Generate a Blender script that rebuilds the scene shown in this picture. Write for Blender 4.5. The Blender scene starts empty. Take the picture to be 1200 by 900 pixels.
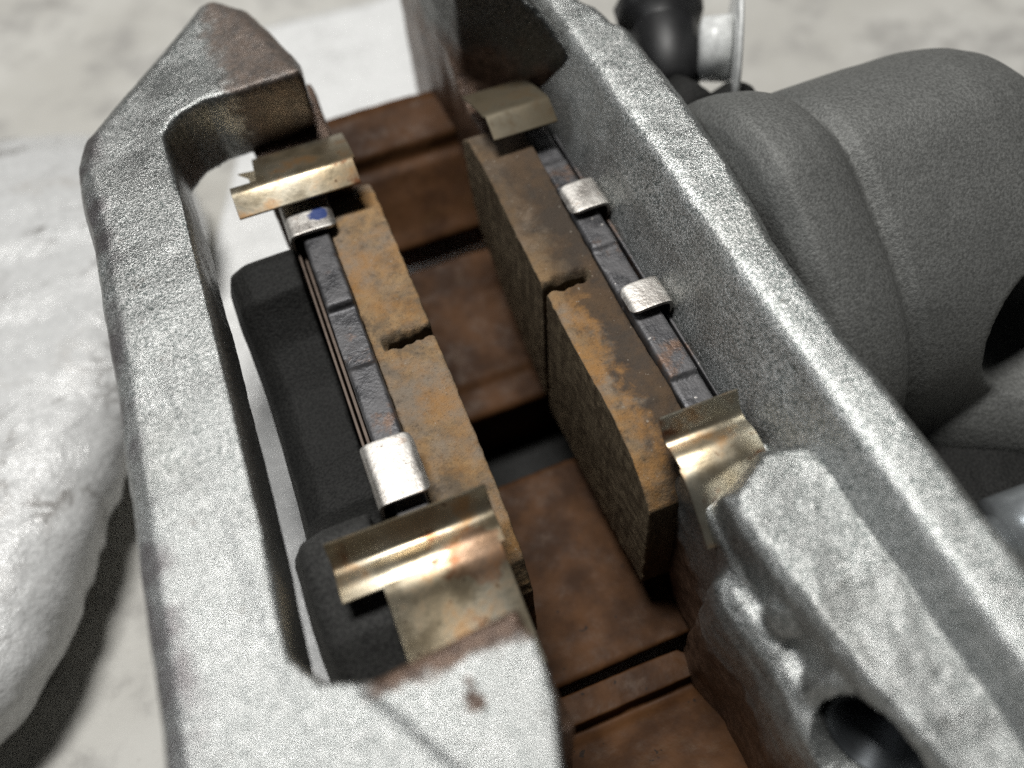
import bpy, bmesh, math, random
from mathutils import Vector, Matrix, noise

random.seed(4)
MM = 0.001
scene = bpy.context.scene
COL = scene.collection

# ------------------------------------------------------------------ camera
# world frame: x = rotor axis (left pad -> right pad), y = along the pads (away), z = up; millimetres
CAM_ROWS = [[0.92957, -0.36448, -0.05521], [-0.33465, -0.77152, -0.54107], [0.15461, 0.52144, -0.83916]]
cam_data = bpy.data.cameras.new('camera')
cam = bpy.data.objects.new('camera', cam_data)
COL.objects.link(cam)
r0, r1, r2 = (Vector(r) for r in CAM_ROWS)
rot = Matrix((r0, -r1, -r2)).transposed().to_4x4()
cam.matrix_world = Matrix.Translation(Vector((-27.637, -93.208, 150.0)) * MM) @ rot
cam_data.sensor_width = 36
cam_data.lens = 29.4
cam_data.clip_start = 0.01
cam_data.clip_end = 20
cam_data.dof.use_dof = True
cam_data.dof.focus_distance = 0.184
cam_data.dof.aperture_fstop = 5.6
scene.camera = cam

# ------------------------------------------------------------------ world and lamps
world = bpy.data.worlds.new('World')
scene.world = world
world.use_nodes = True
bg = world.node_tree.nodes['Background']
bg.inputs[0].default_value = (0.80, 0.90, 1.0, 1)
bg.inputs[1].default_value = 0.010

def area(name, loc, target, sx, sy, power, color):
    l = bpy.data.lights.new(name, 'AREA')
    l.shape = 'RECTANGLE'; l.size = sx; l.size_y = sy; l.energy = power; l.color = color
    o = bpy.data.objects.new(name, l); COL.objects.link(o)
    o.location = loc
    d = Vector(target) - Vector(loc)
    o.rotation_euler = d.to_track_quat('-Z', 'Y').to_euler()
    return o
# ceiling tube fitting above and behind the caliper, then an added side fill
area('ceiling_or_fill_lamp', (-0.08, 0.43, 1.62), (0, 0.02, 0), 0.62, 0.26, 30, (1.0, 0.985, 0.95))
area('ceiling_or_fill_lamp', (-1.25, 0.35, 1.05), (0, 0.02, 0), 0.30, 1.0, 5.0, (0.95, 0.98, 1.0))  # added fill lamp, not a known fitting; lifts the faces turned left

scene.view_settings.view_transform = 'Standard'
scene.view_settings.look = 'None'
scene.view_settings.exposure = 0
scene.view_settings.gamma = 1
scene.cycles.use_denoising = False      # keeps the fine casting grain; the residue reads as sensor grain
scene.cycles.use_adaptive_sampling = False
scene.cycles.sample_clamp_indirect = 3.0
scene.cycles.sample_clamp_direct = 12.0
scene.cycles.caustics_reflective = False
scene.cycles.caustics_refractive = False
scene.cycles.max_bounces = 6

# ------------------------------------------------------------------ node helpers
class M:
    def __init__(s, name):
        s.m = bpy.data.materials.new(name); s.m.use_nodes = True
        s.t = s.m.node_tree; s.n = s.t.nodes; s.l = s.t.links
        s.b = s.n['Principled BSDF']
        s.tc = s.n.new('ShaderNodeTexCoord').outputs['Object']
    def set(s, **k):
        for key, v in k.items():
            i = s.b.inputs[key.replace('_', ' ')]
            if hasattr(v, 'links'): s.l.new(v, i)
            else: i.default_value = v
    def noise(s, scale, detail=3, rough=0.55, dist=0.0, stretch=None, w=None):
        n = s.n.new('ShaderNodeTexNoise')
        n.inputs['Scale'].default_value = scale; n.inputs['Detail'].default_value = detail
        n.inputs['Roughness'].default_value = rough; n.inputs['Distortion'].default_value = dist
        v = s.tc
        if stretch:
            mp = s.n.new('ShaderNodeMapping'); mp.inputs['Scale'].default_value = stretch
            s.l.new(v, mp.inputs['Vector']); v = mp.outputs['Vector']
        s.l.new(v, n.inputs['Vector'])
        return n.outputs['Fac']
    def voro(s, scale, feat='F1'):
        n = s.n.new('ShaderNodeTexVoronoi'); n.feature = feat
        n.inputs['Scale'].default_value = scale
        s.l.new(s.tc, n.inputs['Vector']); return n.outputs['Distance']
    def ramp(s, fac, lo, hi, a=0.0, b=1.0):
        n = s.n.new('ShaderNodeMapRange'); n.interpolation_type = 'SMOOTHSTEP'
        n.inputs['From Min'].default_value = lo; n.inputs['From Max'].default_value = hi
        n.inputs['To Min'].default_value = a; n.inputs['To Max'].default_value = b
        s.l.new(fac, n.inputs['Value']); return n.outputs['Result']
    def math(s, op, a, b=None, clamp=False):
        n = s.n.new('ShaderNodeMath'); n.operation = op; n.use_clamp = clamp
        for i, v in enumerate((a, b)):
            if v is None: continue
            if hasattr(v, 'links'): s.l.new(v, n.inputs[i])
            else: n.inputs[i].default_value = v
        return n.outputs[0]
    def mix(s, fac, a, b):
        n = s.n.new('ShaderNodeMix'); n.data_type = 'RGBA'
        ins = {'f': n.inputs[0], 'a': n.inputs[6], 'b': n.inputs[7]}
        for k, v in (('f', fac), ('a', a), ('b', b)):
            if hasattr(v, 'links'): s.l.new(v, ins[k])
            elif k == 'f': ins[k].default_value = v
            else: ins[k].default_value = (*v, 1) if len(v) == 3 else v
        return n.outputs[2]
    def pos(s, axis):
        n = s.n.new('ShaderNodeSeparateXYZ'); s.l.new(s.tc, n.inputs[0]); return n.outputs[axis]
    def blob(s, c, r):
        """1 inside a patch of radius r (mm) about c (mm), ragged edge"""
        d = s.n.new('ShaderNodeVectorMath'); d.operation = 'DISTANCE'
        s.l.new(s.tc, d.inputs[0]); d.inputs[1].default_value = [q * MM for q in c]
        e = s.math('ADD', d.outputs['Value'], s.math('MULTIPLY', s.math('SUBTRACT', s.noise(420, 4, 0.7), 0.5), r * MM * 1.5))
        return s.ramp(e, r * MM * 1.12, r * MM * 0.85)
    def bump(s, h, strength, dist_mm, normal=None):
        n = s.n.new('ShaderNodeBump'); n.inputs['Strength'].default_value = strength
        n.inputs['Distance'].default_value = dist_mm * MM
        s.l.new(h, n.inputs['Height'])
        if normal is not None: s.l.new(normal, n.inputs['Normal'])
        return n.outputs['Normal']

def mat_silver(name='cast_iron_silver_coat', rust_z=-8.0, tone=1.0):
    m = M(name)
    g = m.noise(2100, 4, 0.7); g2 = m.noise(950, 4, 0.65, 0.3); big = m.noise(38, 4, 0.6)
    gg = m.math('ADD', m.math('MULTIPLY', g, 0.8), m.math('MULTIPLY', g2, 0.2))
    var = m.ramp(m.noise(21, 4, 0.65), 0.35, 0.65, 0.55, 1.0)
    fine = m.mix(m.ramp(gg, 0.42, 0.58), (0.11 * tone, 0.13 * tone, 0.126 * tone), (0.60 * tone, 0.605 * tone, 0.595 * tone))
    c = m.mix(var, (0.36 * tone, 0.365 * tone, 0.36 * tone), fine)
    c = m.mix(m.ramp(m.noise(70, 5, 0.7), 0.56, 0.74, 0, 0.28), c, (0.19 * tone, 0.185 * tone, 0.178 * tone))
    c = m.mix(m.ramp(m.noise(330, 3, 0.6), 0.68, 0.73, 0, 0.6), c, (0.13, 0.12, 0.11))
    c = m.mix(m.ramp(big, 0.52, 0.78, 0, 0.3), c, (0.22 * tone, 0.215 * tone, 0.195 * tone))
    fre = m.ramp(m.noise(150, 5, 0.65), 0.66, 0.72, 0, 0.8)
    low = m.ramp(m.math('ADD', m.pos(2), m.math('MULTIPLY', m.math('SUBTRACT', m.noise(110, 5, 0.65), 0.5), 0.03)), (rust_z + 6) * MM, (rust_z - 6) * MM)
    arm = m.math('MULTIPLY', m.ramp(m.math('ADD', m.pos(0), m.math('MULTIPLY', m.math('SUBTRACT', m.noise(200, 5, 0.7), 0.5), 0.016)), -0.0405, -0.0340),
                 m.math('MULTIPLY', m.ramp(m.pos(1), 0.09, 0.092), m.ramp(m.pos(0), 0.0, -0.005)))
    patch = m.math('MAXIMUM', m.blob((-28.9, -59.5, 18), 2.0), m.blob((-29.3, -63.0, 18), 2.4))
    patch = m.math('MAXIMUM', patch, m.math('MAXIMUM', m.blob((-29.8, -66, 18), 1.6), m.blob((-22.5, -66, 18), 1.0)))
    edge = m.math('MULTIPLY', m.ramp(m.math('ADD', m.pos(1), m.math('MULTIPLY', m.math('SUBTRACT', m.noise(230, 5, 0.7), 0.5), 0.006)), -0.0575, -0.0558),
                  m.math('MULTIPLY', m.ramp(m.pos(0), -0.046, -0.042), m.math('MULTIPLY', m.ramp(m.pos(0), 0.0, -0.005), m.ramp(m.pos(1), -0.03, -0.04))))
    stain = m.math('MULTIPLY', m.ramp(m.math('ADD', m.pos(0), m.math('MULTIPLY', big, 0.012)), -0.0612, -0.0665), m.ramp(m.noise(60, 3, 0.6), 0.40, 0.58, 0.0, 0.85))
    rust = m.math('MAXIMUM', m.math('MAXIMUM', low, m.math('MAXIMUM', edge, m.math('MULTIPLY', arm, 0.78))), m.math('MAXIMUM', m.math('MULTIPLY', fre, 0.4), patch))
    brown = m.mix(m.ramp(m.noise(420, 5, 0.7), 0.35, 0.65), (0.060, 0.036, 0.025), (0.155, 0.098, 0.068))
    c = m.mix(m.math('MULTIPLY', stain, m.ramp(m.pos(0), -0.05, -0.06)), c, (0.13, 0.115, 0.12))
    c = m.mix(rust, c, brown)
    h = m.math('ADD', m.math('ADD', m.math('MULTIPLY', g, 1.2), m.math('MULTIPLY', g2, 0.5)), m.math('MULTIPLY', m.noise(240, 3, 0.6), 0.08))
    m.set(Base_Color=c, Metallic=m.ramp(rust, 0.1, 0.9, 0.85, 0.3), Roughness=m.ramp(m.noise(45, 4, 0.6), 0.3, 0.7, 0.28, 0.40), Normal=m.bump(h, 0.9, 0.16))
    return m.m

def mat_grey(name, c1, c2, rough=0.6, metal=0.35, spec=0.5):
    m = M(name)
    g = m.noise(1500, 4, 0.65); g2 = m.noise(640, 3, 0.6); big = m.noise(30, 4, 0.6)
    c = m.mix(m.ramp(g, 0.32, 0.68), c1, c2)
    c = m.mix(m.ramp(big, 0.48, 0.75, 0, 0.25), c, tuple(q * 0.7 for q in c1))
    h = m.math('ADD', g, m.math('MULTIPLY', g2, 0.8))
    m.set(Base_Color=c, Metallic=metal, Roughness=rough, Specular_IOR_Level=spec, Normal=m.bump(h, 0.6, 0.32))
    return m.m

def mat_brown(name='rusty_brown_iron'):
    m = M(name)
    g = m.noise(900, 4, 0.6); big = m.noise(55, 5, 0.62); mid = m.noise(190, 4, 0.6)
    c = m.mix(m.ramp(big, 0.35, 0.66), (0.038, 0.0158, 0.0058), (0.094, 0.042, 0.0165))
    c = m.mix(m.ramp(mid, 0.52, 0.75, 0, 0.5), c, (0.085, 0.046, 0.022))
    c = m.mix(m.ramp(m.noise(400, 2), 0.70, 0.74, 0, 0.8), c, (0.014, 0.010, 0.008))
    m.set(Base_Color=c, Metallic=0.0, Specular_IOR_Level=0.16, Roughness=m.ramp(mid, 0.35, 0.75, 0.66, 0.48), Normal=m.bump(m.math('ADD', g, m.math('MULTIPLY', mid, 0.5)), 0.22, 0.5))
    return m.m

def mat_friction(seed):
    m = M('brake_lining')
    g = m.noise(1900, 5, 0.78); mid = m.noise(170 + seed * 7, 5, 0.68, 0.4); big = m.noise(48 + seed * 3, 4, 0.6)
    st = m.noise(300, 5, 0.7, 0.3, (1, 1, 0.25))
    up = m.n.new('ShaderNodeNewGeometry'); sp = m.n.new('ShaderNodeSeparateXYZ'); m.l.new(up.outputs['True Normal'], sp.inputs[0])
    top = m.ramp(sp.outputs[2], 0.25, 0.6)
    dark = m.mix(m.ramp(st, 0.35, 0.65), (0.095, 0.070, 0.044), (0.20, 0.155, 0.10))
    edge = m.mix(m.ramp(mid, 0.34, 0.66), (0.19, 0.145, 0.10), (0.42, 0.28, 0.15))
    edge = m.mix(m.ramp(big, 0.44, 0.60, 0, 0.8), edge, (0.32, 0.265, 0.21))
    edge = m.mix(m.ramp(m.noise(260, 5, 0.75), 0.52, 0.70, 0, 0.6), edge, (0.075, 0.06, 0.048))
    on = m.noise(75 + seed * 4, 5, 0.72)
    if seed == 1:
        om = m.math('MULTIPLY', m.ramp(on, 0.38, 0.72), 0.8)
    else:                                      # second pad: soot-dark beside the plate, orange only along its near block
        band = m.math('MULTIPLY', m.ramp(m.pos(1), 0.030, 0.008), m.ramp(m.math('ADD', m.pos(0), m.math('MULTIPLY', m.math('SUBTRACT', mid, 0.5), 0.016)), 0.027, 0.0225))
        om = m.math('MULTIPLY', m.ramp(on, 0.38, 0.62), m.math('MAXIMUM', m.math('MULTIPLY', band, 0.8), 0.12))
        edge = m.mix(m.ramp(m.math('ADD', m.pos(0), m.math('MULTIPLY', m.math('SUBTRACT', mid, 0.5), 0.02)), 0.018, 0.025, 0, 0.9), edge, (0.060, 0.048, 0.040))
    if seed == 2: edge = m.mix(m.math('MULTIPLY', m.ramp(m.math('ADD', m.pos(1), m.math('MULTIPLY', m.math('SUBTRACT', mid, 0.5), 0.05)), 0.018, 0.05), 0.7), edge, (0.075, 0.058, 0.044))
    edge = m.mix(om, edge, (0.43, 0.22, 0.072))
    edge = m.mix(m.ramp(g, 0.56, 0.70, 0, 0.8), edge, (0.035, 0.027, 0.02))
    edge = m.mix(m.ramp(m.noise(1000, 2), 0.70, 0.74, 0, 0.6), edge, (0.48, 0.43, 0.36))
    c = m.mix(top, dark, edge)
    m.set(Base_Color=c, Metallic=0.1, Roughness=0.72, Specular_IOR_Level=0.22,
          Normal=m.bump(m.math('ADD', g, m.math('MULTIPLY', mid, 0.8)), 0.8, 0.55))
    return m.m

def mat_plate():
    m = M('dark_backing_steel')
    g = m.noise(1300, 4, 0.6); mid = m.noise(130, 5, 0.65); fine = m.noise(500, 3)
    c = m.mix(m.ramp(mid, 0.35, 0.62), (0.048, 0.048, 0.052), (0.105, 0.103, 0.107))
    c = m.mix(m.ramp(m.noise(85, 5, 0.7), 0.55, 0.68, 0, 0.8), c, (0.145, 0.085, 0.055))
    c = m.mix(m.ramp(fine, 0.70, 0.74, 0, 0.8), c, (0.42, 0.40, 0.38))
    m.set(Base_Color=c, Metallic=0.55, Roughness=m.ramp(mid, 0.3, 0.7, 0.36, 0.6), Normal=m.bump(g, 0.35, 0.45))
    return m.m

def mat_tab(blue=None):
    m = M('bare_steel_tab')
    g = m.noise(900, 4, 0.65); mid = m.noise(200, 4, 0.6)
    c = m.mix(m.ramp(mid, 0.3, 0.7), (0.36, 0.335, 0.31), (0.56, 0.54, 0.51))
    c = m.mix(m.ramp(g, 0.62, 0.70, 0, 0.8), c, (0.13, 0.10, 0.08))
    c = m.mix(m.ramp(m.noise(330, 4, 0.7), 0.60, 0.70, 0, 0.5), c, (0.30, 0.19, 0.12))
    metal = 0.85
    if blue:
        b = m.blob(blue, 2.4)
        c = m.mix(b, c, (0.03, 0.055, 0.19)); metal = m.ramp(b, 0, 1, 0.85, 0.1)
    m.set(Base_Color=c, Metallic=metal, Roughness=m.ramp(mid, 0.3, 0.7, 0.36, 0.54), Normal=m.bump(g, 0.4, 0.35))
    return m.m

def mat_clip(name='gold_tinted_spring_steel', shaded=0.0):
    m = M(name)
    mid = m.noise(120, 5, 0.62); g = m.noise(900, 4, 0.6); big = m.noise(60, 3)
    c = m.mix(m.ramp(big, 0.36, 0.64), (0.40, 0.325, 0.215), (0.42, 0.395, 0.325))
    c = m.mix(m.ramp(mid, 0.48, 0.66, 0, 0.8), c, (0.36, 0.20, 0.08))
    c = m.mix(m.ramp(m.noise(95, 5, 0.65), 0.57, 0.68, 0, 0.9), c, (0.22, 0.085, 0.035))
    if shaded: c = m.mix(shaded, c, (0.075, 0.060, 0.036))  # shade painted into the clip colour
    rs = m.blob((-20, -34, 2.4), 5.5)
    c = m.mix(m.math('MULTIPLY', rs, 0.5), c, (0.28, 0.10, 0.04))
    c = m.mix(m.ramp(m.noise(480, 3), 0.66, 0.72, 0, 0.8), c, (0.08, 0.05, 0.03))
    m.set(Base_Color=c, Metallic=0.88 - 0.3 * shaded, Roughness=m.ramp(mid, 0.3, 0.7, 0.26 + 0.3 * shaded, 0.46 + 0.3 * shaded), Normal=m.bump(m.math('ADD', m.math('MULTIPLY', g, 0.5), mid), 0.12, 0.4))
    return m.m

def mat_plain(name, col, rough, metal=0.0, bump=0.0, scale=300, **k):
    m = M(name)
    n = m.noise(scale, 4, 0.6)
    c = m.mix(m.ramp(n, 0.3, 0.7), tuple(q * 0.8 for q in col), tuple(min(1, q * 1.12) for q in col))
    m.set(Base_Color=c, Roughness=rough, Metallic=metal, **k)
    if bump: m.set(Normal=m.bump(n, bump, 0.6))
    return m.m

def mat_concrete():
    m = M('worn_concrete')
    big = m.noise(7, 5, 0.65); mid = m.noise(26, 6, 0.7); fine = m.noise(330, 4, 0.7)
    c = m.mix(m.ramp(big, 0.36, 0.64), (0.48, 0.468, 0.432), (0.58, 0.57, 0.535))
    c = m.mix(m.ramp(mid, 0.46, 0.68, 0, 0.8), c, (0.30, 0.29, 0.275))
    c = m.mix(m.ramp(m.noise(60, 5, 0.7), 0.62, 0.72, 0, 0.5), c, (0.25, 0.235, 0.215))
    c = m.mix(m.ramp(fine, 0.6, 0.75, 0, 0.5), c, (0.30, 0.285, 0.26))
    m.set(Base_Color=c, Roughness=0.72, Normal=m.bump(m.math('ADD', fine, mid), 0.35, 0.8))
    return m.m

def mat_wrap(name='white_foam_wrap', k=1.0, bump=0.7, dirty=1.0):
    m = M(name)
    mid = m.noise(120, 5, 0.6, 0.6); big = m.noise(18, 4, 0.6); fine = m.noise(420, 4, 0.65)
    c = m.mix(m.ramp(fine, 0.3, 0.7), (0.68 * k, 0.685 * k, 0.68 * k), (0.83 * k, 0.835 * k, 0.83 * k))
    dirt = m.math('MULTIPLY', m.ramp(big, 0.50, 0.66), m.ramp(m.noise(95, 6, 0.75, 1.0), 0.46, 0.66))
    c = m.mix(m.math('MULTIPLY', dirt, 0.75 * dirty), c, (0.13, 0.115, 0.10))
    c = m.mix(m.math('MULTIPLY', m.ramp(m.noise(33, 5, 0.7), 0.55, 0.7), 0.45 * dirty), c, (0.38, 0.35, 0.31))
    rid = m.math('ABSOLUTE', m.math('SUBTRACT', m.noise(22, 4, 0.55, 0.8), 0.5))
    crease = m.ramp(rid, 0.0, 0.03)
    scuff = m.math('MULTIPLY', m.ramp(m.math('ABSOLUTE', m.math('SUBTRACT', m.noise(34, 5, 0.6, 0.5, (0.5, 1.6, 1)), 0.5)), 0.022, 0.006), m.ramp(m.noise(14, 3), 0.48, 0.58))
    c = m.mix(m.math('MULTIPLY', scuff, 0.7 * dirty), c, (0.10, 0.09, 0.08))
    h = m.math('ADD', m.math('ADD', m.math('MULTIPLY', m.noise(150, 4, 0.6, 0.4), 0.8), m.math('MULTIPLY', crease, 0.06)), m.math('MULTIPLY', fine, 0.45))
    m.set(Base_Color=c, Roughness=m.ramp(mid, 0.3, 0.7, 0.24, 0.42), Specular_IOR_Level=0.4, Coat_Weight=0.5, Coat_Roughness=0.16,
          Normal=m.bump(h, bump, 2.0), Coat_Normal=m.bump(m.noise(95, 5, 0.62, 0.8), 0.55, 3.0))
    return m.m

SILVER = mat_silver()
SILVER_BAR = mat_silver('cast_iron_silver_bar', -16.0, 1.3)
SILVER_LEG = mat_silver('cast_iron_silver_leg', -26.0)
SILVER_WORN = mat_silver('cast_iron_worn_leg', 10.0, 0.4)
GREY = mat_grey('grey_cast_iron', (0.10, 0.102, 0.098), (0.20, 0.203, 0.196), 0.58, 0.35)
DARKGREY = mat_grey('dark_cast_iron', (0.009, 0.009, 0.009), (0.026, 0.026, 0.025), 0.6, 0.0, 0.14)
FINGERGREY = mat_grey('deep_grey_cast_iron', (0.022, 0.022, 0.022), (0.060, 0.060, 0.058), 0.6, 0.0, 0.2)
BROWN = mat_brown()
PLATE = mat_plate()
TAB = mat_tab(); TABBLUE = mat_tab((-26.2, 64.0, 2.5))
CLIP = mat_clip(); CLIP_SHADED = mat_clip('shade_darkened_spring_steel', 0.88)  # second copy darkened to stand in for the shadow of leg and bar
SHIM = mat_plain('rusty_shim_steel', (0.085, 0.06, 0.045), 0.55, 0.4, 0.3)
RUBBER = mat_plain('black_rubber', (0.010, 0.010, 0.011), 0.5, 0, 0.1)
PLASTIC = mat_plain('milky_white_plastic', (0.72, 0.73, 0.72), 0.35, 0, 0, Subsurface_Weight=0.25, Subsurface_Radius=(0.004, 0.004, 0.004))
ZINC = mat_plain('zinc_plated_steel', (0.62, 0.66, 0.69), 0.28, 0.8, 0.1)
CONCRETE = mat_concrete()
WRAP = mat_wrap(k=1.06, bump=0.3, dirty=0.2)
FOAM = mat_wrap('grubby_foam_wrap', 0.80, 0.5)

# ------------------------------------------------------------------ mesh helpers (all in mm)
def link(name, me, mat, parent=None):
    o = bpy.data.objects.new(name, me); COL.objects.link(o)
    if mat: me.materials.append(mat)
    if parent:
        o.parent = parent
        o.matrix_parent_inverse = Matrix.Translation(-parent.location)
    return o
def to_mesh(name, bm, smooth=True):
    bmesh.ops.recalc_face_normals(bm, faces=bm.faces)
    for v in bm.verts: v.co *= MM
    me = bpy.data.meshes.new(name); bm.to_mesh(me); bm.free()
    if smooth:
        for p in me.polygons: p.use_smooth = True
    return me
def thing(name, label, cat, loc, group=None):
    o = bpy.data.objects.new(name, None); COL.objects.link(o)
    o.empty_display_size = 0.01
    o.location = Vector(loc) * MM
    o['label'] = label; o['category'] = cat
    if group: o['group'] = group
    return o
def tag(o, label, cat, group=None):
    o['label'] = label; o['category'] = cat
    if group: o['group'] = group
    return o
def loft(bm, rings, cap=True):
    vr = [[bm.verts.new(p) for p in r] for r in rings]
    n = len(vr[0])
    for a, b in zip(vr, vr[1:]):
        for i in range(n):
            bm.faces.new((a[i], a[(i + 1) % n], b[(i + 1) % n], b[i]))
    if cap:
        bm.faces.new(vr[0]); bm.faces.new(vr[-1])
def ext_x(bm, prof, x0, x1):            # profile (y, z) extruded along x
    loft(bm, [[(x0, y, z) for y, z in prof], [(x1, y, z) for y, z in prof]])
def ext_z(bm, prof, z0, z1, inset=0):   # plan (x, y) extruded along z
    loft(bm, [[(x, y, z0) for x, y in prof], [(x, y, z1) for x, y in prof]])
def box(bm, x0, x1, y0, y1, z0, z1):
    ext_z(bm, [(x0, y0), (x1, y0), (x1, y1), (x0, y1)], z0, z1)
def tube(bm, p0, p1, radii, n=32):
    p0, p1 = Vector(p0), Vector(p1); d = p1 - p0
    q = d.to_track_quat('Z', 'Y')
    rings = []
    for t, r in radii:
        c = p0 + d * t
        rings.append([c + q @ Vector((math.cos(2 * math.pi * k / n) * r, math.sin(2 * math.pi * k / n) * r, 0)) for k in range(n)])
    loft(bm, rings)
_tex = {}
def clouds(size_mm, depth=2):
    k = (size_mm, depth)
    if k not in _tex:
        t = bpy.data.textures.new('grain_%g' % size_mm, 'CLOUDS'); t.noise_scale = size_mm * MM; t.noise_depth = depth; _tex[k] = t
    return _tex[k]
def cast(name, bm, mat, parent, voxel=0.8, smooth=3, lumps=(), post=None, cut=None):
    """fuse the overlapping solids into one rounded casting"""
    me = to_mesh(name, bm)
    tmp = bpy.data.objects.new('tmp', me); COL.objects.link(tmp)
    r = tmp.modifiers.new('r', 'REMESH'); r.mode = 'VOXEL'; r.voxel_size = voxel * MM; r.use_smooth_shade = True
    cutter = None
    if cut:
        cutter = bpy.data.objects.new('tmp_cut', to_mesh('tmp_cut', cut)); COL.objects.link(cutter); cutter.hide_render = True
        b = tmp.modifiers.new('b', 'BOOLEAN'); b.operation = 'DIFFERENCE'; b.object = cutter; b.solver = 'EXACT'
    if smooth:
        s = tmp.modifiers.new('s', 'SMOOTH'); s.factor = 0.5; s.iterations = smooth
    for size, amp in lumps:
        d = tmp.modifiers.new('d', 'DISPLACE'); d.texture = clouds(size); d.strength = amp * MM; d.mid_level = 0.5; d.texture_coords = 'LOCAL'
    dg = bpy.context.evaluated_depsgraph_get()
    out = bpy.data.meshes.new_from_object(tmp.evaluated_get(dg))
    bpy.data.objects.remove(tmp); bpy.data.meshes.remove(me)
    out.name = name
    if cutter: bpy.data.objects.remove(cutter)
    if post:
        for v in out.vertices: v.co = Vector(post(v.co / MM)) * MM
    for p in out.polygons: p.use_smooth = True
    out.materials.clear()
    return link(name, out, mat, parent)
def bevel_obj(name, bm, mat, parent, w=0.5, seg=2):
    bmesh.ops.recalc_face_normals(bm, faces=bm.faces)
    bmesh.ops.bevel(bm, geom=[e for e in bm.edges if e.calc_face_angle(0) > 0.5], offset=w, segments=seg, affect='EDGES', profile=0.5)
    me = to_mesh(name, bm)
    try: me.set_sharp_from_angle(angle=math.radians(35))
    except Exception: pass
    return link(name, me, mat, parent)
def sheet(bm, prof, x0, x1, t):
    """thin sheet metal following the (y, z) polyline"""
    pts = [Vector(p) for p in prof]; up = []; dn = []
    for i, p in enumerate(pts):
        d = (pts[min(i + 1, len(pts) - 1)] - pts[max(i - 1, 0)]).normalized()
        nrm = Vector((-d.y, d.x)); up.append(p + nrm * t / 2); dn.append(p - nrm * t / 2)
    ext_x(bm, [tuple(p) for p in up + dn[::-1]], x0, x1)
def smooth_line(pts, it=2):
    pts = [Vector(p) for p in pts]
    for _ in range(it):
        q = [pts[0]]
        for a, b in zip(pts, pts[1:]): q += [a * .75 + b * .25, a * .25 + b * .75]
        pts = q + [pts[-1]]
    return [tuple(p) for p in pts]
def mirror_y(p, c=21.5): return [(x, 2 * c - y) for x, y in p]

GROUND = -88.0
# ------------------------------------------------------------------ floor
bm = bmesh.new(); g = 40
box(bm, -3000, 3000, -2500, 4500, GROUND - 20, GROUND)
fl = link('floor', to_mesh('floor', bm, False), CONCRETE); fl['kind'] = 'structure'

# white plastic sheet under the caliper
bm = bmesh.new(); N = 90
grid = []
for i in range(N + 1):
    row = []
    for j in range(N + 1):
        u, v = i / N, j / N
        xl = -86 if v < .43 else (-86 + (v - .43) / .57 * 64); x = xl + (112 - xl) * u + 6 * noise.noise((v * 5, 3.3, 1)) ; y = -40 + 328 * v + 7 * noise.noise((u * 4, 1.7, 5))
        z = GROUND + 1.2 + 2.2 * max(0, noise.noise((x * .022, y * .012, 0))) + 0.9 * noise.noise((x * .07, y * .05, 3)) * .6
        row.append(bm.verts.new((x, y, max(z, GROUND + .4))))
    grid.append(row)
for i in range(N):
    for j in range(N): bm.faces.new((grid[i][j], grid[i + 1][j], grid[i + 1][j + 1], grid[i][j + 1]))
sh = link('plastic_sheet', to_mesh('plastic_sheet', bm), WRAP)
sm = sh.modifiers.new('thick', 'SOLIDIFY'); sm.thickness = 0.25 * MM
tag(sh, 'white plastic sheet spread on the floor under the caliper', 'plastic sheet')

# wrapped roll on the left
bm = bmesh.new()
rings = []
ax = Vector((0.42, 0.9075, 0)); sd = Vector((0.9075, -0.42, 0)); c0 = Vector((-152, 104, GROUND))
for i in range(71):
    t = i / 70 * 2 - 1
    L = 122
    k = (1 - abs(t) ** 5.0) ** 0.5 if abs(t) < 1 else 0
    k = max(k, 0.02)
    ring = []
    for j in range(72):
        a = 2 * math.pi * j / 72
        ca, sa = math.cos(a), math.sin(a)
        e = 0.72
        hx = math.copysign(abs(ca) ** e, ca) * 62 * k; hz = math.copysign(abs(sa) ** e, sa) * 20 * k
        p = c0 + ax * (t * L) + sd * hx + Vector((0, 0, 21 + hz))
        nz = noise.noise(p * 0.018) * 4 + noise.noise(p * 0.05) * 1.6 - abs(noise.noise(Vector((p.x * 0.03, p.y * 0.09, p.z * 0.03)) + Vector((3, 1, 7)))) * 3.0
        p += (sd * ca + Vector((0, 0, sa))) * nz * k
        p.z = max(p.z, GROUND + 0.2)
        ring.append(p)
    rings.append(ring)
loft(bm, rings)
roll = link('wrapped_parcel', to_mesh('wrapped_parcel', bm), FOAM)
tag(roll, 'grubby white foam-wrapped parcel lying on the concrete at the left', 'parcel')

# ------------------------------------------------------------------ brake caliper (lies underneath, bridge down)
caliper = thing('brake_caliper', 'grey cast iron brake caliper with rust brown bridge lying on white sheet', 'brake caliper', (20, 20, GROUND))
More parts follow.
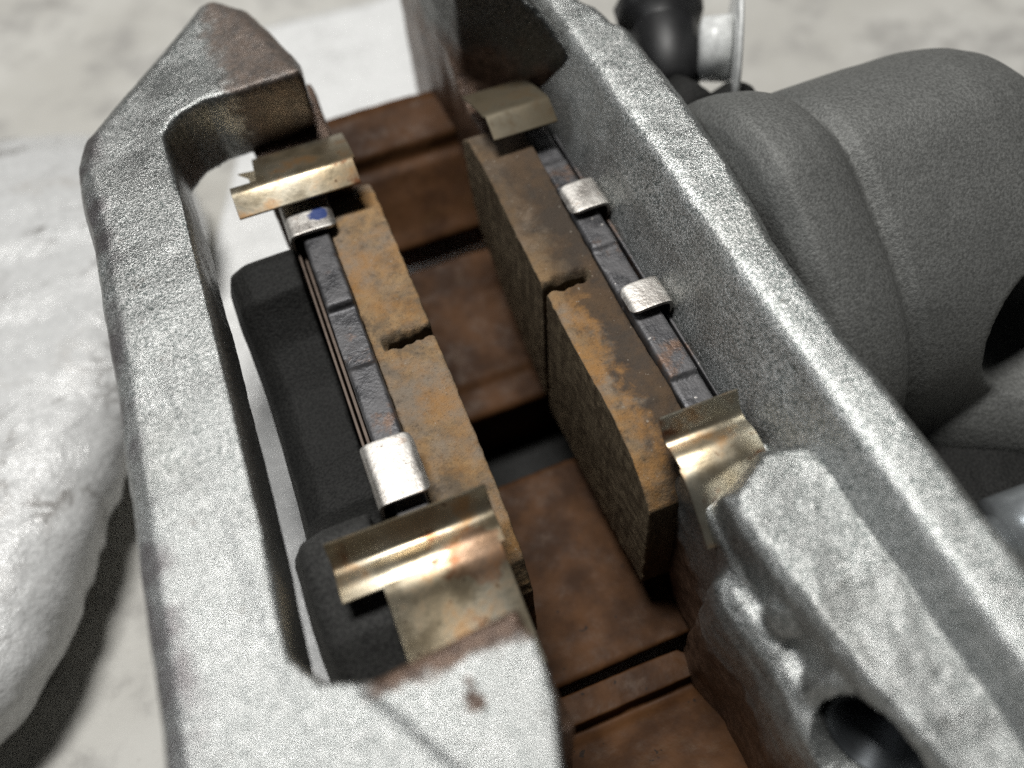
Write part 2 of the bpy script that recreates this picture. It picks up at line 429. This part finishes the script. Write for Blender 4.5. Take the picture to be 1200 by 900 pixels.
# bridge: curved plate under the pads, window in the middle
def bz(y):
    pts = [(-52, -57.5), (-30, -60.5), (0, -62), (22, -61), (45, -57.5), (62, -53), (80, -46.5), (95, -40)]
    for (a, za), (b, zb) in zip(pts, pts[1:]):
        if a <= y <= b: return za + (zb - za) * (y - a) / (b - a)
    return pts[0][1] if y < pts[0][0] else pts[-1][1]
def strip(bm, y0, y1, x0, x1, n=8, th=23):
    ys = [y0 + (y1 - y0) * k / n for k in range(n + 1)]
    ext_x(bm, [(y, bz(y)) for y in ys] + [(y, bz(y) - th) for y in ys[::-1]], x0, x1)
bm = bmesh.new()
strip(bm, -49, 8.5, -52, 62); strip(bm, 30, 80, -52, 62)
strip(bm, -49, 80, -52, -22, 14); strip(bm, -49, 80, 36, 62, 14)
ext_x(bm, [(40, bz(40) + 1.2), (52, bz(52) + 2.2), (66, bz(66) + 1.6), (70, bz(70)), (70, -66), (40, -66)], -30, 40)
cast('bridge', bm, BROWN, caliper, 0.9, 12, ((16, 1.2), (5, 0.25)))
bm = bmesh.new(); box(bm, -24, 38, 6, 34, -87, -81)  # dark slab added to stand in for the shade below the window
bevel_obj('window_shade_slab', bm, DARKGREY, caliper, 0.6)
# outer wall with two fingers
bm = bmesh.new()
prof = [(64, -70), (64, -14), (60.5, -2.5), (57, -0.5), (47, -1.5), (43.5, -5), (38, -9.5), (26, -14.5), (8, -16), (-6, -15), (-12, -9), (-17, -6), (-22, -0.5), (-36, -5), (-43, -14), (-45, -70)]
loft(bm, [[(x, y, z - dz if z > -60 else z) for y, z in prof] for x, dz in ((-35.0, 0), (-47, 0.3), (-51.2, 2.5), (-53.2, 8))])
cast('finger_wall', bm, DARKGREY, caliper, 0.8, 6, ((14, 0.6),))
bm = bmesh.new()
loft(bm, [[(x, y, z - dz if z > -60 else z) for y, z in ((-13.5, -70), (-13.5, -9), (-15, -3), (-18.5, 0.6), (-27, 0), (-38, -4), (-45, -12), (-47, -70))] for x, dz in ((-37.0, 0), (-47, 0.2), (-52.0, 2.2), (-54.6, 8))])
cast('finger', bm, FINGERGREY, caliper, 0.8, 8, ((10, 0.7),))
# piston housing on the right: loft along x
HP = [(35.4, 18), (26, 20), (16, 19.4), (4.2, 14), (-8, 7), (-18.4, -1), (-25.9, -12), (-30, -28), (-30, -48), (-24, -68), (-8, -82), (20, -86), (45, -82), (62, -68), (69, -48), (68, -28), (62, -10), (53, 4), (45, 12.5)]
def catmull(P, k=5):
    out = []; n = len(P)
    for i in range(n):
        p0, p1, p2, p3 = (Vector(P[(i + d) % n]) for d in (-1, 0, 1, 2))
        for j in range(k):
            t = j / k
            out.append(0.5 * ((2 * p1) + (p2 - p0) * t + (2 * p0 - 5 * p1 + 4 * p2 - p3) * t * t + (3 * p1 - p0 - 3 * p2 + p3) * t ** 3))
    return out
HC = catmull(HP)
bm = bmesh.new()
def hring(x, off):
    c = Vector((20, -33))
    return [(x, *(p + (p - c).normalized() * off)) for p in HC]
loft(bm, [hring(x, o) for x, o in ((58, -22), (61, -12), (65.0, 1.0), (68.5, 4.3), (74, 4.3), (80, 3.4), (84, 1.8), (86.0, -1.3), (87.4, -1.2), (89.5, 0.7), (110, 0.9), (124, 0.6), (132, -0.6), (139, -3.2), (145, -7.5), (149, -13), (151, -20))])
# lug running off the near side and a hose port lump
tube(bm, (96, -8, -48), (165, -52, -44), ((0, 24), (0.3, 22), (0.6, 20), (1, 22)))
def hollow(p):
    c = Vector((124, -27, -14)); d = Vector(((p.x - c.x) / 19, (p.y - c.y) / 20, (p.z - c.z) / 17)); L = d.length
    if L < 1: p = p + Vector((0.1, 0.9, -0.45)) * 24 * (1 - L * L) ** 1.2
    return p
cast('piston_housing', bm, GREY, caliper, 1.1, 3, ((20, 0.7),), post=hollow)
bm = bmesh.new()
loft(bm, [[(58, -34, z), (60, -78, z), (84, -84, z), (112, -80, z), (124, -50, z), (104, -24, z)] for z in (-80, -46, -40)])
cast('shade_ear', bm, DARKGREY, caliper, 1.2, 8, ((9, 1.0),))  # dark lump added where shadow lies below the lug
# lugs and rubber boots behind the far bar
bm = bmesh.new()
tube(bm, (70, 66, -14), (84, 72, -4), ((0, 11), (0.7, 10), (1, 8)))
tube(bm, (78, 62, -10), (97, 66, -8), ((0, 8), (0.8, 8), (1, 6.5)))
cast('lug', bm, DARKGREY, caliper, 0.9, 4, ((3, 0.5),))
bm = bmesh.new()
tube(bm, (80, 78, -8), (93, 124, 6), ((0, 5), (0.06, 8), (0.2, 9.4), (0.42, 10.2), (0.46, 8.6), (0.50, 12.6), (0.62, 13.2), (0.66, 10), (0.74, 10.5), (1, 11)), 11)
link('pin_boot', to_mesh('pin_boot', bm), RUBBER, caliper)
bm = bmesh.new()
tube(bm, (60, -66, -6), (84, -68, -2), ((0, 5), (0.55, 5), (0.56, 8), (0.95, 8), (1, 7)), 6 * 5)
link('guide_bolt', to_mesh('guide_bolt', bm), ZINC, caliper)

# milky plastic plug behind
cap = thing('plastic_plug', 'milky white plastic disc plug standing up behind the silver bar', 'plug', (95, 80, -12))
bm = bmesh.new()
dn = Vector((0.87, -0.46, 0.06)).normalized(); cc = Vector((97.5, 78, -1))
tube(bm, cc - dn * 0.8, cc + dn * 0.8, ((0, 20.0), (0.25, 21), (0.75, 21), (1, 20.0)), 56)
link('disc', to_mesh('disc', bm), PLASTIC, cap)
bm = bmesh.new()
cc2 = cc + Vector((-0.5, 1.0, 2.0))
tube(bm, cc2 - dn * 9, cc2 - dn * 0.5, ((0, 6.5), (0.12, 8.6), (1, 9)), 36)
link('hub', to_mesh('hub', bm), PLASTIC, cap)

# ------------------------------------------------------------------ caliper bracket
bracket = thing('caliper_bracket', 'silver coated cast bracket framing both brake pads, rusty inside', 'caliper bracket', (-10, 20, -60))
# outer tie bar with both angled ends (plan view, mirror symmetric)
half = [(-53, 21.5), (-53.2, 60), (-54, 88), (-50, 93.5), (-43, 96), (-18, 94.5), (-17.2, 106), (-24.5, 131), (-33, 140), (-38, 139), (-56, 120), (-74.5, 98), (-77.2, 88), (-76.4, 60), (-76, 21.5)]
bm = bmesh.new()
full = half + [(x, y - 13 if x < -56 and y < -20 else y) for x, y in mirror_y(half)[::-1][1:-1]]
rings = []
for z, ins, inn in ((-1.5, 3.0, 1.0), (1.5, 0.4, 0.3), (12.5, 0.0, 0.0), (16.4, 1.6, 0.0), (18.4, 5.2, 0.5)):
    ring = []
    n = len(full)
    for i, p in enumerate(full):
        a, b, c = Vector(full[i - 1]), Vector(p), Vector(full[(i + 1) % n])
        t1 = (b - a).normalized(); t2 = (c - b).normalized(); tt = (t1 + t2).normalized()
        nn = Vector((-tt.y, tt.x))
        zz = z
        if b.x > -40: zz = z + (1.5 if z > 5 else 4.5)
        inner = abs(b.y - 21.5) < 76.5 and b.x > -56 and b.x < -16.5
        q = b + nn * (inn if inner else ins)
        ring.append((q.x, q.y, zz + (0.5 if inner and z > 18 else 0)))
    rings.append(ring)
loft(bm, rings)
ext_z(bm, [(-45, -54.0), (-18.5, -54.0), (-17.2, -57), (-17.6, -66), (-24, -86), (-27, -81)], 8, 20.0)
cast('outer_tie_bar', bm, SILVER, bracket, 0.7, 4, ((18, 1.1), (0.9, 0.22)))
# legs carrying the clips (outer side)
for sgn in (1, -1):
    bm = bmesh.new()
    P = [(73, -42), (73, 2), (75, 5.5), (80, 5.0), (86, 2.6), (92, 0.5), (112, 4.4), (112, -50), (90, -56)]
    P = P if sgn > 0 else [(-30, -46), (-30, -3), (-33, 0.2), (-38, -1.4), (-47, -4), (-56, -6), (-69, 4), (-69, -54), (-48, -60)]
    ext_x(bm, P, -36.5 if sgn > 0 else -33.5, -15.4)
    cast('leg', bm, SILVER_WORN, bracket, 0.8, 4, ((6, 0.6),))
# arms crossing under the disc slot
bm = bmesh.new()
ext_x(bm, [(86.5, -43.5), (91, -40.5), (104, -28.5), (107, -28), (108.5, -23), (113, -21.5), (121, -18.5), (126, -20), (134, -28), (134, -56), (112, -62), (88, -54)], -34, 40)
cast('cross_arm', bm, BROWN, bracket, 0.8, 12, ((14, 1.0), (5, 0.25)))
bm = bmesh.new()
ext_x(bm, [(-52.5, -59), (-58.2, -58.0), (-59.0, -60.4), (-60.4, -60.8), (-62.5, -59), (-70, -56.5), (-90, -50), (-118, -38), (-118, -70), (-54, -76)], -34, 40)
cast('cross_arm', bm, BROWN, bracket, 0.6, 8, ((12, 0.8), (4, 0.2)))
bm = bmesh.new()                                                  # flat raised land along the arm's edge
ext_z(bm, [(-12, -51.6), (19.5, -51.6), (20.5, -53), (24.5, -53), (25, -57.0), (23.6, -58.6), (-12, -58.6)], -60, -56.6)
cast('land', bm, BROWN, bracket, 0.45, 5, ((9, 0.8), (3, 0.2)))
# inner tie bar
bm = bmesh.new()
def bar_ring(y, x0, x1, zt, zb):
    return [(x0 - 9.6, y, zb), (x0 - 9.6, y, -4), (x0 - 5.2, y, zt - 10.6), (x0 - 0.9, y, zt - 1.9), (x0 + 0.2, y, zt - 0.45), (x0 + 1.6, y, zt), (x0 + 3.0, y, zt + 0.1), (x1 - 2.5, y, zt + 0.2), (x1 - 0.3, y, zt - 2.2), (x1, y, zb)]
loft(bm, [bar_ring(*a) for a in ((-118, 50.2, 63, 14.6, -16), (-90, 50, 62.4, 16.4, -16), (-60, 49.8, 61.2, 17.4, -17), (-28, 49.8, 60.6, 17.6, -18), (2, 49.8, 61, 17.7, -18),
                                 (12, 49.8, 62.6, 17.7, -18), (24, 49.8, 64, 17.8, -18), (50, 49.8, 64.8, 18, -18), (72, 49.8, 64.8, 18.2, -18), (79, 49.8, 64.8, 18.2, -18), (82, 49.8, 62.4, 18.3, -18), (90, 49.8, 61.4, 18.3, -18), (95, 49.8, 58.4, 18.3, -18), (140, 49.8, 59, 18.3, -18))])
cast('inner_tie_bar', bm, SILVER_BAR, bracket, 0.75, 3, ((16, 1.0), (0.9, 0.22)))
# inner legs: far and near
bm = bmesh.new()
loft(bm, [[(21.5, 112, z), (25, 101, z), (33, 94, z), (41, 86 + (8 if z < 0 else 0), min(z, 26)), (47.5, 78 + (14 if z < 4 else 0), min(z, 15.5)), (52, 140, min(z, 15.5)), (20.5, 150, z), (20, 124, z)] for z in (-58, -20, 6, 24, 33)])
ext_x(bm, [(79, -42), (79, -6), (84, -2), (94, -4), (108, 6), (118, -58), (92, -56)], 22.5, 48)
cast('leg', bm, SILVER_WORN, bracket, 0.9, 8, ((8, 0.8),))
bm = bmesh.new()
def nleg(z, gx=0, s=0):
    return [(25.4 + gx, -42 - s, z), (24.8 + gx, -50, z), (27.2 + gx, -68, z), (28.8 + gx, -81, z), (32.2 + gx, -96, z), (38 + gx, -118, z), (54, -118, z), (49, -80, z), (48, -58, z), (45, -38 - s, z), (36.5, -36.4 - s, z)]
loft(bm, [nleg(-40), nleg(0), nleg(6, 0.5, 0.5), nleg(8.4, 2.4, 2.2)])
loft(bm, [[(x - g2, y, z) for x, y in ((20.5, -52.5), (19.2, -58), (21.5, -70), (20.5, -83), (24, -100), (30, -118), (50, -118), (50, -50), (26, -50))] for z, g2 in ((-60, 0), (-14, 0.2), (-8.5, -0.6), (-6, -3.2))])
ext_x(bm, [(-30, -40), (-30, -8), (-33, 0), (-52, -3), (-60, -6), (-60, -56), (-40, -56)], 24, 46)
# boss round the threaded hole, facing the camera side
bc = Vector((31.6, -87.5, -4.5)); bd = Vector((-0.82, -0.42, 0.38)).normalized()
n = 36; q = bd.to_track_quat('Z', 'Y')
def ringc(d, r): return [bc + bd * d + q @ Vector((math.cos(2 * math.pi * k / n) * r, math.sin(2 * math.pi * k / n) * r, 0)) for k in range(n)]
loft(bm, [ringc(-10, 15), ringc(-1, 13.8), ringc(1.5, 12.8), ringc(2.2, 11)])
cutb = bmesh.new(); loft(cutb, [ringc(-24, 8.2), ringc(1.0, 8.2), ringc(2.6, 9.4), ringc(20, 9.4)])
tube(bm, (31, -64, -3), (25.5, -66, 0), ((0, 6), (0.7, 4.8), (1, 3)))
cast('leg', bm, SILVER_LEG, bracket, 0.7, 9, ((10, 1.5), (3, 0.35), (0.9, 0.2)), cut=cutb)
bm = bmesh.new()
th = []
for i in range(21 * 4 + 1):
    d = 0.6 - i * 0.25; r = 8.1 if i % 4 in (0, 1) else 7.4
    th.append(ringc(d, r))
loft(bm, th, False)
bm.faces.new([bm.verts.new(p) for p in ringc(0.6 - 21 * 4 * 0.25, 8.1)])
link('threaded_hole', to_mesh('threaded_hole', bm), mat_plain('dark_thread_steel', (0.05, 0.055, 0.06), 0.4, 0.7), bracket)

# ------------------------------------------------------------------ brake pads
def make_pad(name, label, s, xf, top, bottom, seed, raised, tabs, tabmats, sx, shim_mat):
    """s = +1: lining faces +x (left pad); s = -1: lining faces -x. xf = x of the worn face"""
    ymid = 20
    pad = thing(name, label, 'brake pad', (xf - s * 10, ymid, -50), 'pair of worn brake pads in the bracket')
    X = lambda d: xf - s * d                      # d = depth behind the worn face
    prof = top + bottom
    bm = bmesh.new()
    def part(y0, y1, d0, d1, cut=0):
        def clip(poly, lim, keep_lo):
            out = []
            for i in range(len(poly)):
                a, b = poly[i - 1], poly[i]
                ia = a[0] >= lim if keep_lo else a[0] <= lim
                ib = b[0] >= lim if keep_lo else b[0] <= lim
                if ia != ib:
                    t = (lim - a[0]) / (b[0] - a[0]); out.append((lim, a[1] + (b[1] - a[1]) * t))
                if ib: out.append(b)
            return out
        P = clip(clip(prof, y0, True), y1, False)
        ext_x(bm, P, X(d0), X(d1))
    part(-200, 22.0, 0, 14.4); part(24.5, 200, 0, 14.4); part(19, 25, 11.2, 14.4)
    def crumble(p):
        # eaten-away mouth of the slot and slightly ragged arrises
        d = (xf - p.x) * s
        e = max(0, 1 - abs(p.y - 23.5) / (2.0 + 1.3 * noise.noise((p.x * .45, p.z * .3, seed)))) * max(0, 1 - max(0, -p.z - 2) / 9.0) * (1 if d < 11.8 else 0)
        return (p.x, p.y, p.z - e * 4.0)
    cast('friction_material', bm, mat_friction(seed), pad, 0.55, 2, ((3.0, 0.45), (1.4, 0.18)), post=crumble)
    # backing plate
    bm = bmesh.new()
    P = [(86, -14), (80, -8), (74, -1.2), (-30, -1.8), (-37, -8), (-44, -16), (-44, -32), (-37, -36), (-36, -52), (20, -56), (79, -40), (80, -34), (86, -30)]
    ext_x(bm, P, X(14.5), X(21.4))
    for y0, y1, zt in raised:
        ext_x(bm, [(y0 - .3, -6), (y0, zt - 0.7), (y0 + .7, zt), (y1 - .7, zt), (y1, zt - .7), (y1 + .3, -6)], X(14.62), X(21.28))
    cast('backing_plate', bm, PLATE, pad, 0.5, 2, ((2.4, 0.2),))
    # noise shim: two thin sheets behind the plate, tabs folded over its top edge
    bm = bmesh.new()
    ext_x(bm, [(70, -4.8), (-27, -5.4), (-34, -12), (-34, -44), (70, -38)], X(21.7), X(22.5))
    shim = bevel_obj('shim', bm, shim_mat, pad, 0.12, 1)
    bm = bmesh.new()
    ext_x(bm, [(72, -3.2), (-25, -3.6), (-34, -12), (-34, -44), (72, -38)], X(22.9), X(23.6))
    bevel_obj('shim', bm, shim_mat, pad, 0.12, 1)
    for (y0, y1, zt, d0), tm in zip(tabs, tabmats):
        bm = bmesh.new()
        path = smooth_line([(d0, zt - 1.1), (d0 + 1.0, zt), (21.8, zt + 0.15), (23.6, zt - 0.4), (24.0, zt - 3), (24.0, zt - 14)], 3)
        pts = [Vector(p) for p in path]; rr = 2.0
        rowsu = []; rowsd = []
        n = len(pts)
        L = 0
        for i, p in enumerate(pts):
            d = (pts[min(i + 1, n - 1)] - pts[max(i - 1, 0)]).normalized(); nr = Vector((-d.y, d.x))
            if i: L += (pts[i] - pts[i - 1]).length
            ins = rr - math.sqrt(max(0, rr * rr - (rr - min(L, rr)) ** 2))     # rounded free corners
            ys = [y0 + ins, y0 + ins + .6, (y0 + y1) / 2, y1 - ins - .6, y1 - ins]
            rowsu.append([bm.verts.new((X(p.x + nr.x * .45), y, p.y + nr.y * .45)) for y in ys])
            rowsd.append([bm.verts.new((X(p.x - nr.x * .45), y, p.y - nr.y * .45)) for y in ys])
        for R_ in (rowsu, rowsd):
            for a, b in zip(R_, R_[1:]):
                for k in range(4): bm.faces.new((a[k], a[k + 1], b[k + 1], b[k]))
        for k in (0, 4):
            for i in range(n - 1): bm.faces.new((rowsu[i][k], rowsu[i + 1][k], rowsd[i + 1][k], rowsd[i][k]))
        for i in (0, n - 1):
            for k in range(4): bm.faces.new((rowsu[i][k], rowsu[i][k + 1], rowsd[i][k + 1], rowsd[i][k]))
        t = link('tab', to_mesh('tab', bm), tm, shim)
        t.matrix_parent_inverse = Matrix.Identity(4)
        bv = t.modifiers.new('round', 'BEVEL'); bv.width = 0.22 * MM; bv.segments = 2; bv.limit_method = 'ANGLE'
    return pad

topL = [(81, -12), (77, -5), (70, -2), (60, -1), (40, -2), (22, -3.2), (0, -5.2), (-16, -7.2), (-25, -9.4), (-32, -14), (-36, -24)]
botL = [(-37, -49), (-10, -53), (20, -54), (50, -47), (78, -36)]
make_pad('brake_pad', 'worn rusty orange brake pad nearer the left bar, blue mark on its tab', 1, -10.6, topL, botL, 1,
         ((36, 60, 0.4), (-17, 18.5, -0.6)), ((59.0, 75.5, 2.2, 12.4), (-17.5, -3.2, 1.8, 13.4)), (TABBLUE, TAB), 1, SHIM)
topR = [(81, -4), (76, 0.5), (60, 1.5), (42, -1), (23, -2.6), (4, -3.2), (-14, -2.4), (-24, -4.8), (-30, -8.5), (-33.5, -13)]
botR = [(-36, -48.5), (-10, -53), (20, -54), (50, -44), (70, -34), (76, -28), (79.5, -18)]
make_pad('brake_pad', 'dark brown brake pad beside the inner silver bar, two small bright tabs', -1, 17.0, topR, botR, 2,
         ((28, 60, -0.6), (-12, 14, -0.8)), ((38.6, 48.2, 1.6, 14.4), (5.4, 13.3, 1.6, 14.4)), (TAB, TAB), -1, PLATE)

# ------------------------------------------------------------------ spring clips
def make_clip(label, far, x0, x1, xl0, xl1, end=None, mat=None):
    """x0..x1 body, xl0..xl1 lip"""
    base = ((x0 + x1) / 2, 85 if far else -40, 0)
    c = thing('abutment_clip', label, 'spring clip', base, 'spring clips at the pad ends')
    if far:
        body = smooth_line([(91, 1.5), (86, 3.8), (80, 6.3), (73.4, 8.5), (72.2, 8.6)], 2)
        lip = smooth_line([(75.0, 8.05), (72.6, 8.75), (71.2, 8.3), (66.4, 5.7)], 2)
    else:
        body = smooth_line([(-33.0, 2.3), (-35.5, 1.9), (-38.5, 0.5), (-46, -1.6), (-56, -3.6)], 2)
        if end: body = smooth_line([(-33.0, 2.3), (-35.5, 1.9), (-38.5, 0.2), (-44, -4.0), end], 2)
        lip = smooth_line([(-22.9, 6.2), (-24.4, 3.6), (-26.0, 1.7), (-27.8, 1.55), (-29.0, 2.0), (-31.0, 2.55), (-33.6, 2.2)], 2)
    for nm, pr, a, b in (('body', body, x0, x1), ('lip', lip, xl0, xl1)):
        bm = bmesh.new(); sheet(bm, pr, a, b, 0.7)
        bevel_obj(nm, bm, mat or CLIP, c, 0.18, 2)
    return c
c1 = make_clip('gold spring clip beside the blue marked tab, tucked under the dark arm', True, -37.6, -13.0, -44.2, -13.6)
bm = bmesh.new()
ext_z(bm, [(-37.2, 75.4), (-37.2, 81.0), (-41.6, 81.6), (-39.4, 79.2), (-39.2, 75.4)], 5.9, 6.6)
bevel_obj('prong', bm, CLIP, c1, 0.12, 1)
make_clip('largest gold spring clip, glossy with rust, next to the painted bracket corner', False, -38.4, -15.2, -46.2, -14.2)
make_clip('small shaded spring clip at the far end of the dark brown pad', True, 21.0, 39, 21.5, 39, mat=CLIP_SHADED)
make_clip('gold spring clip at the near end of the dark brown pad', False, 22.2, 40, 22.6, 40, (-47, -6.5))
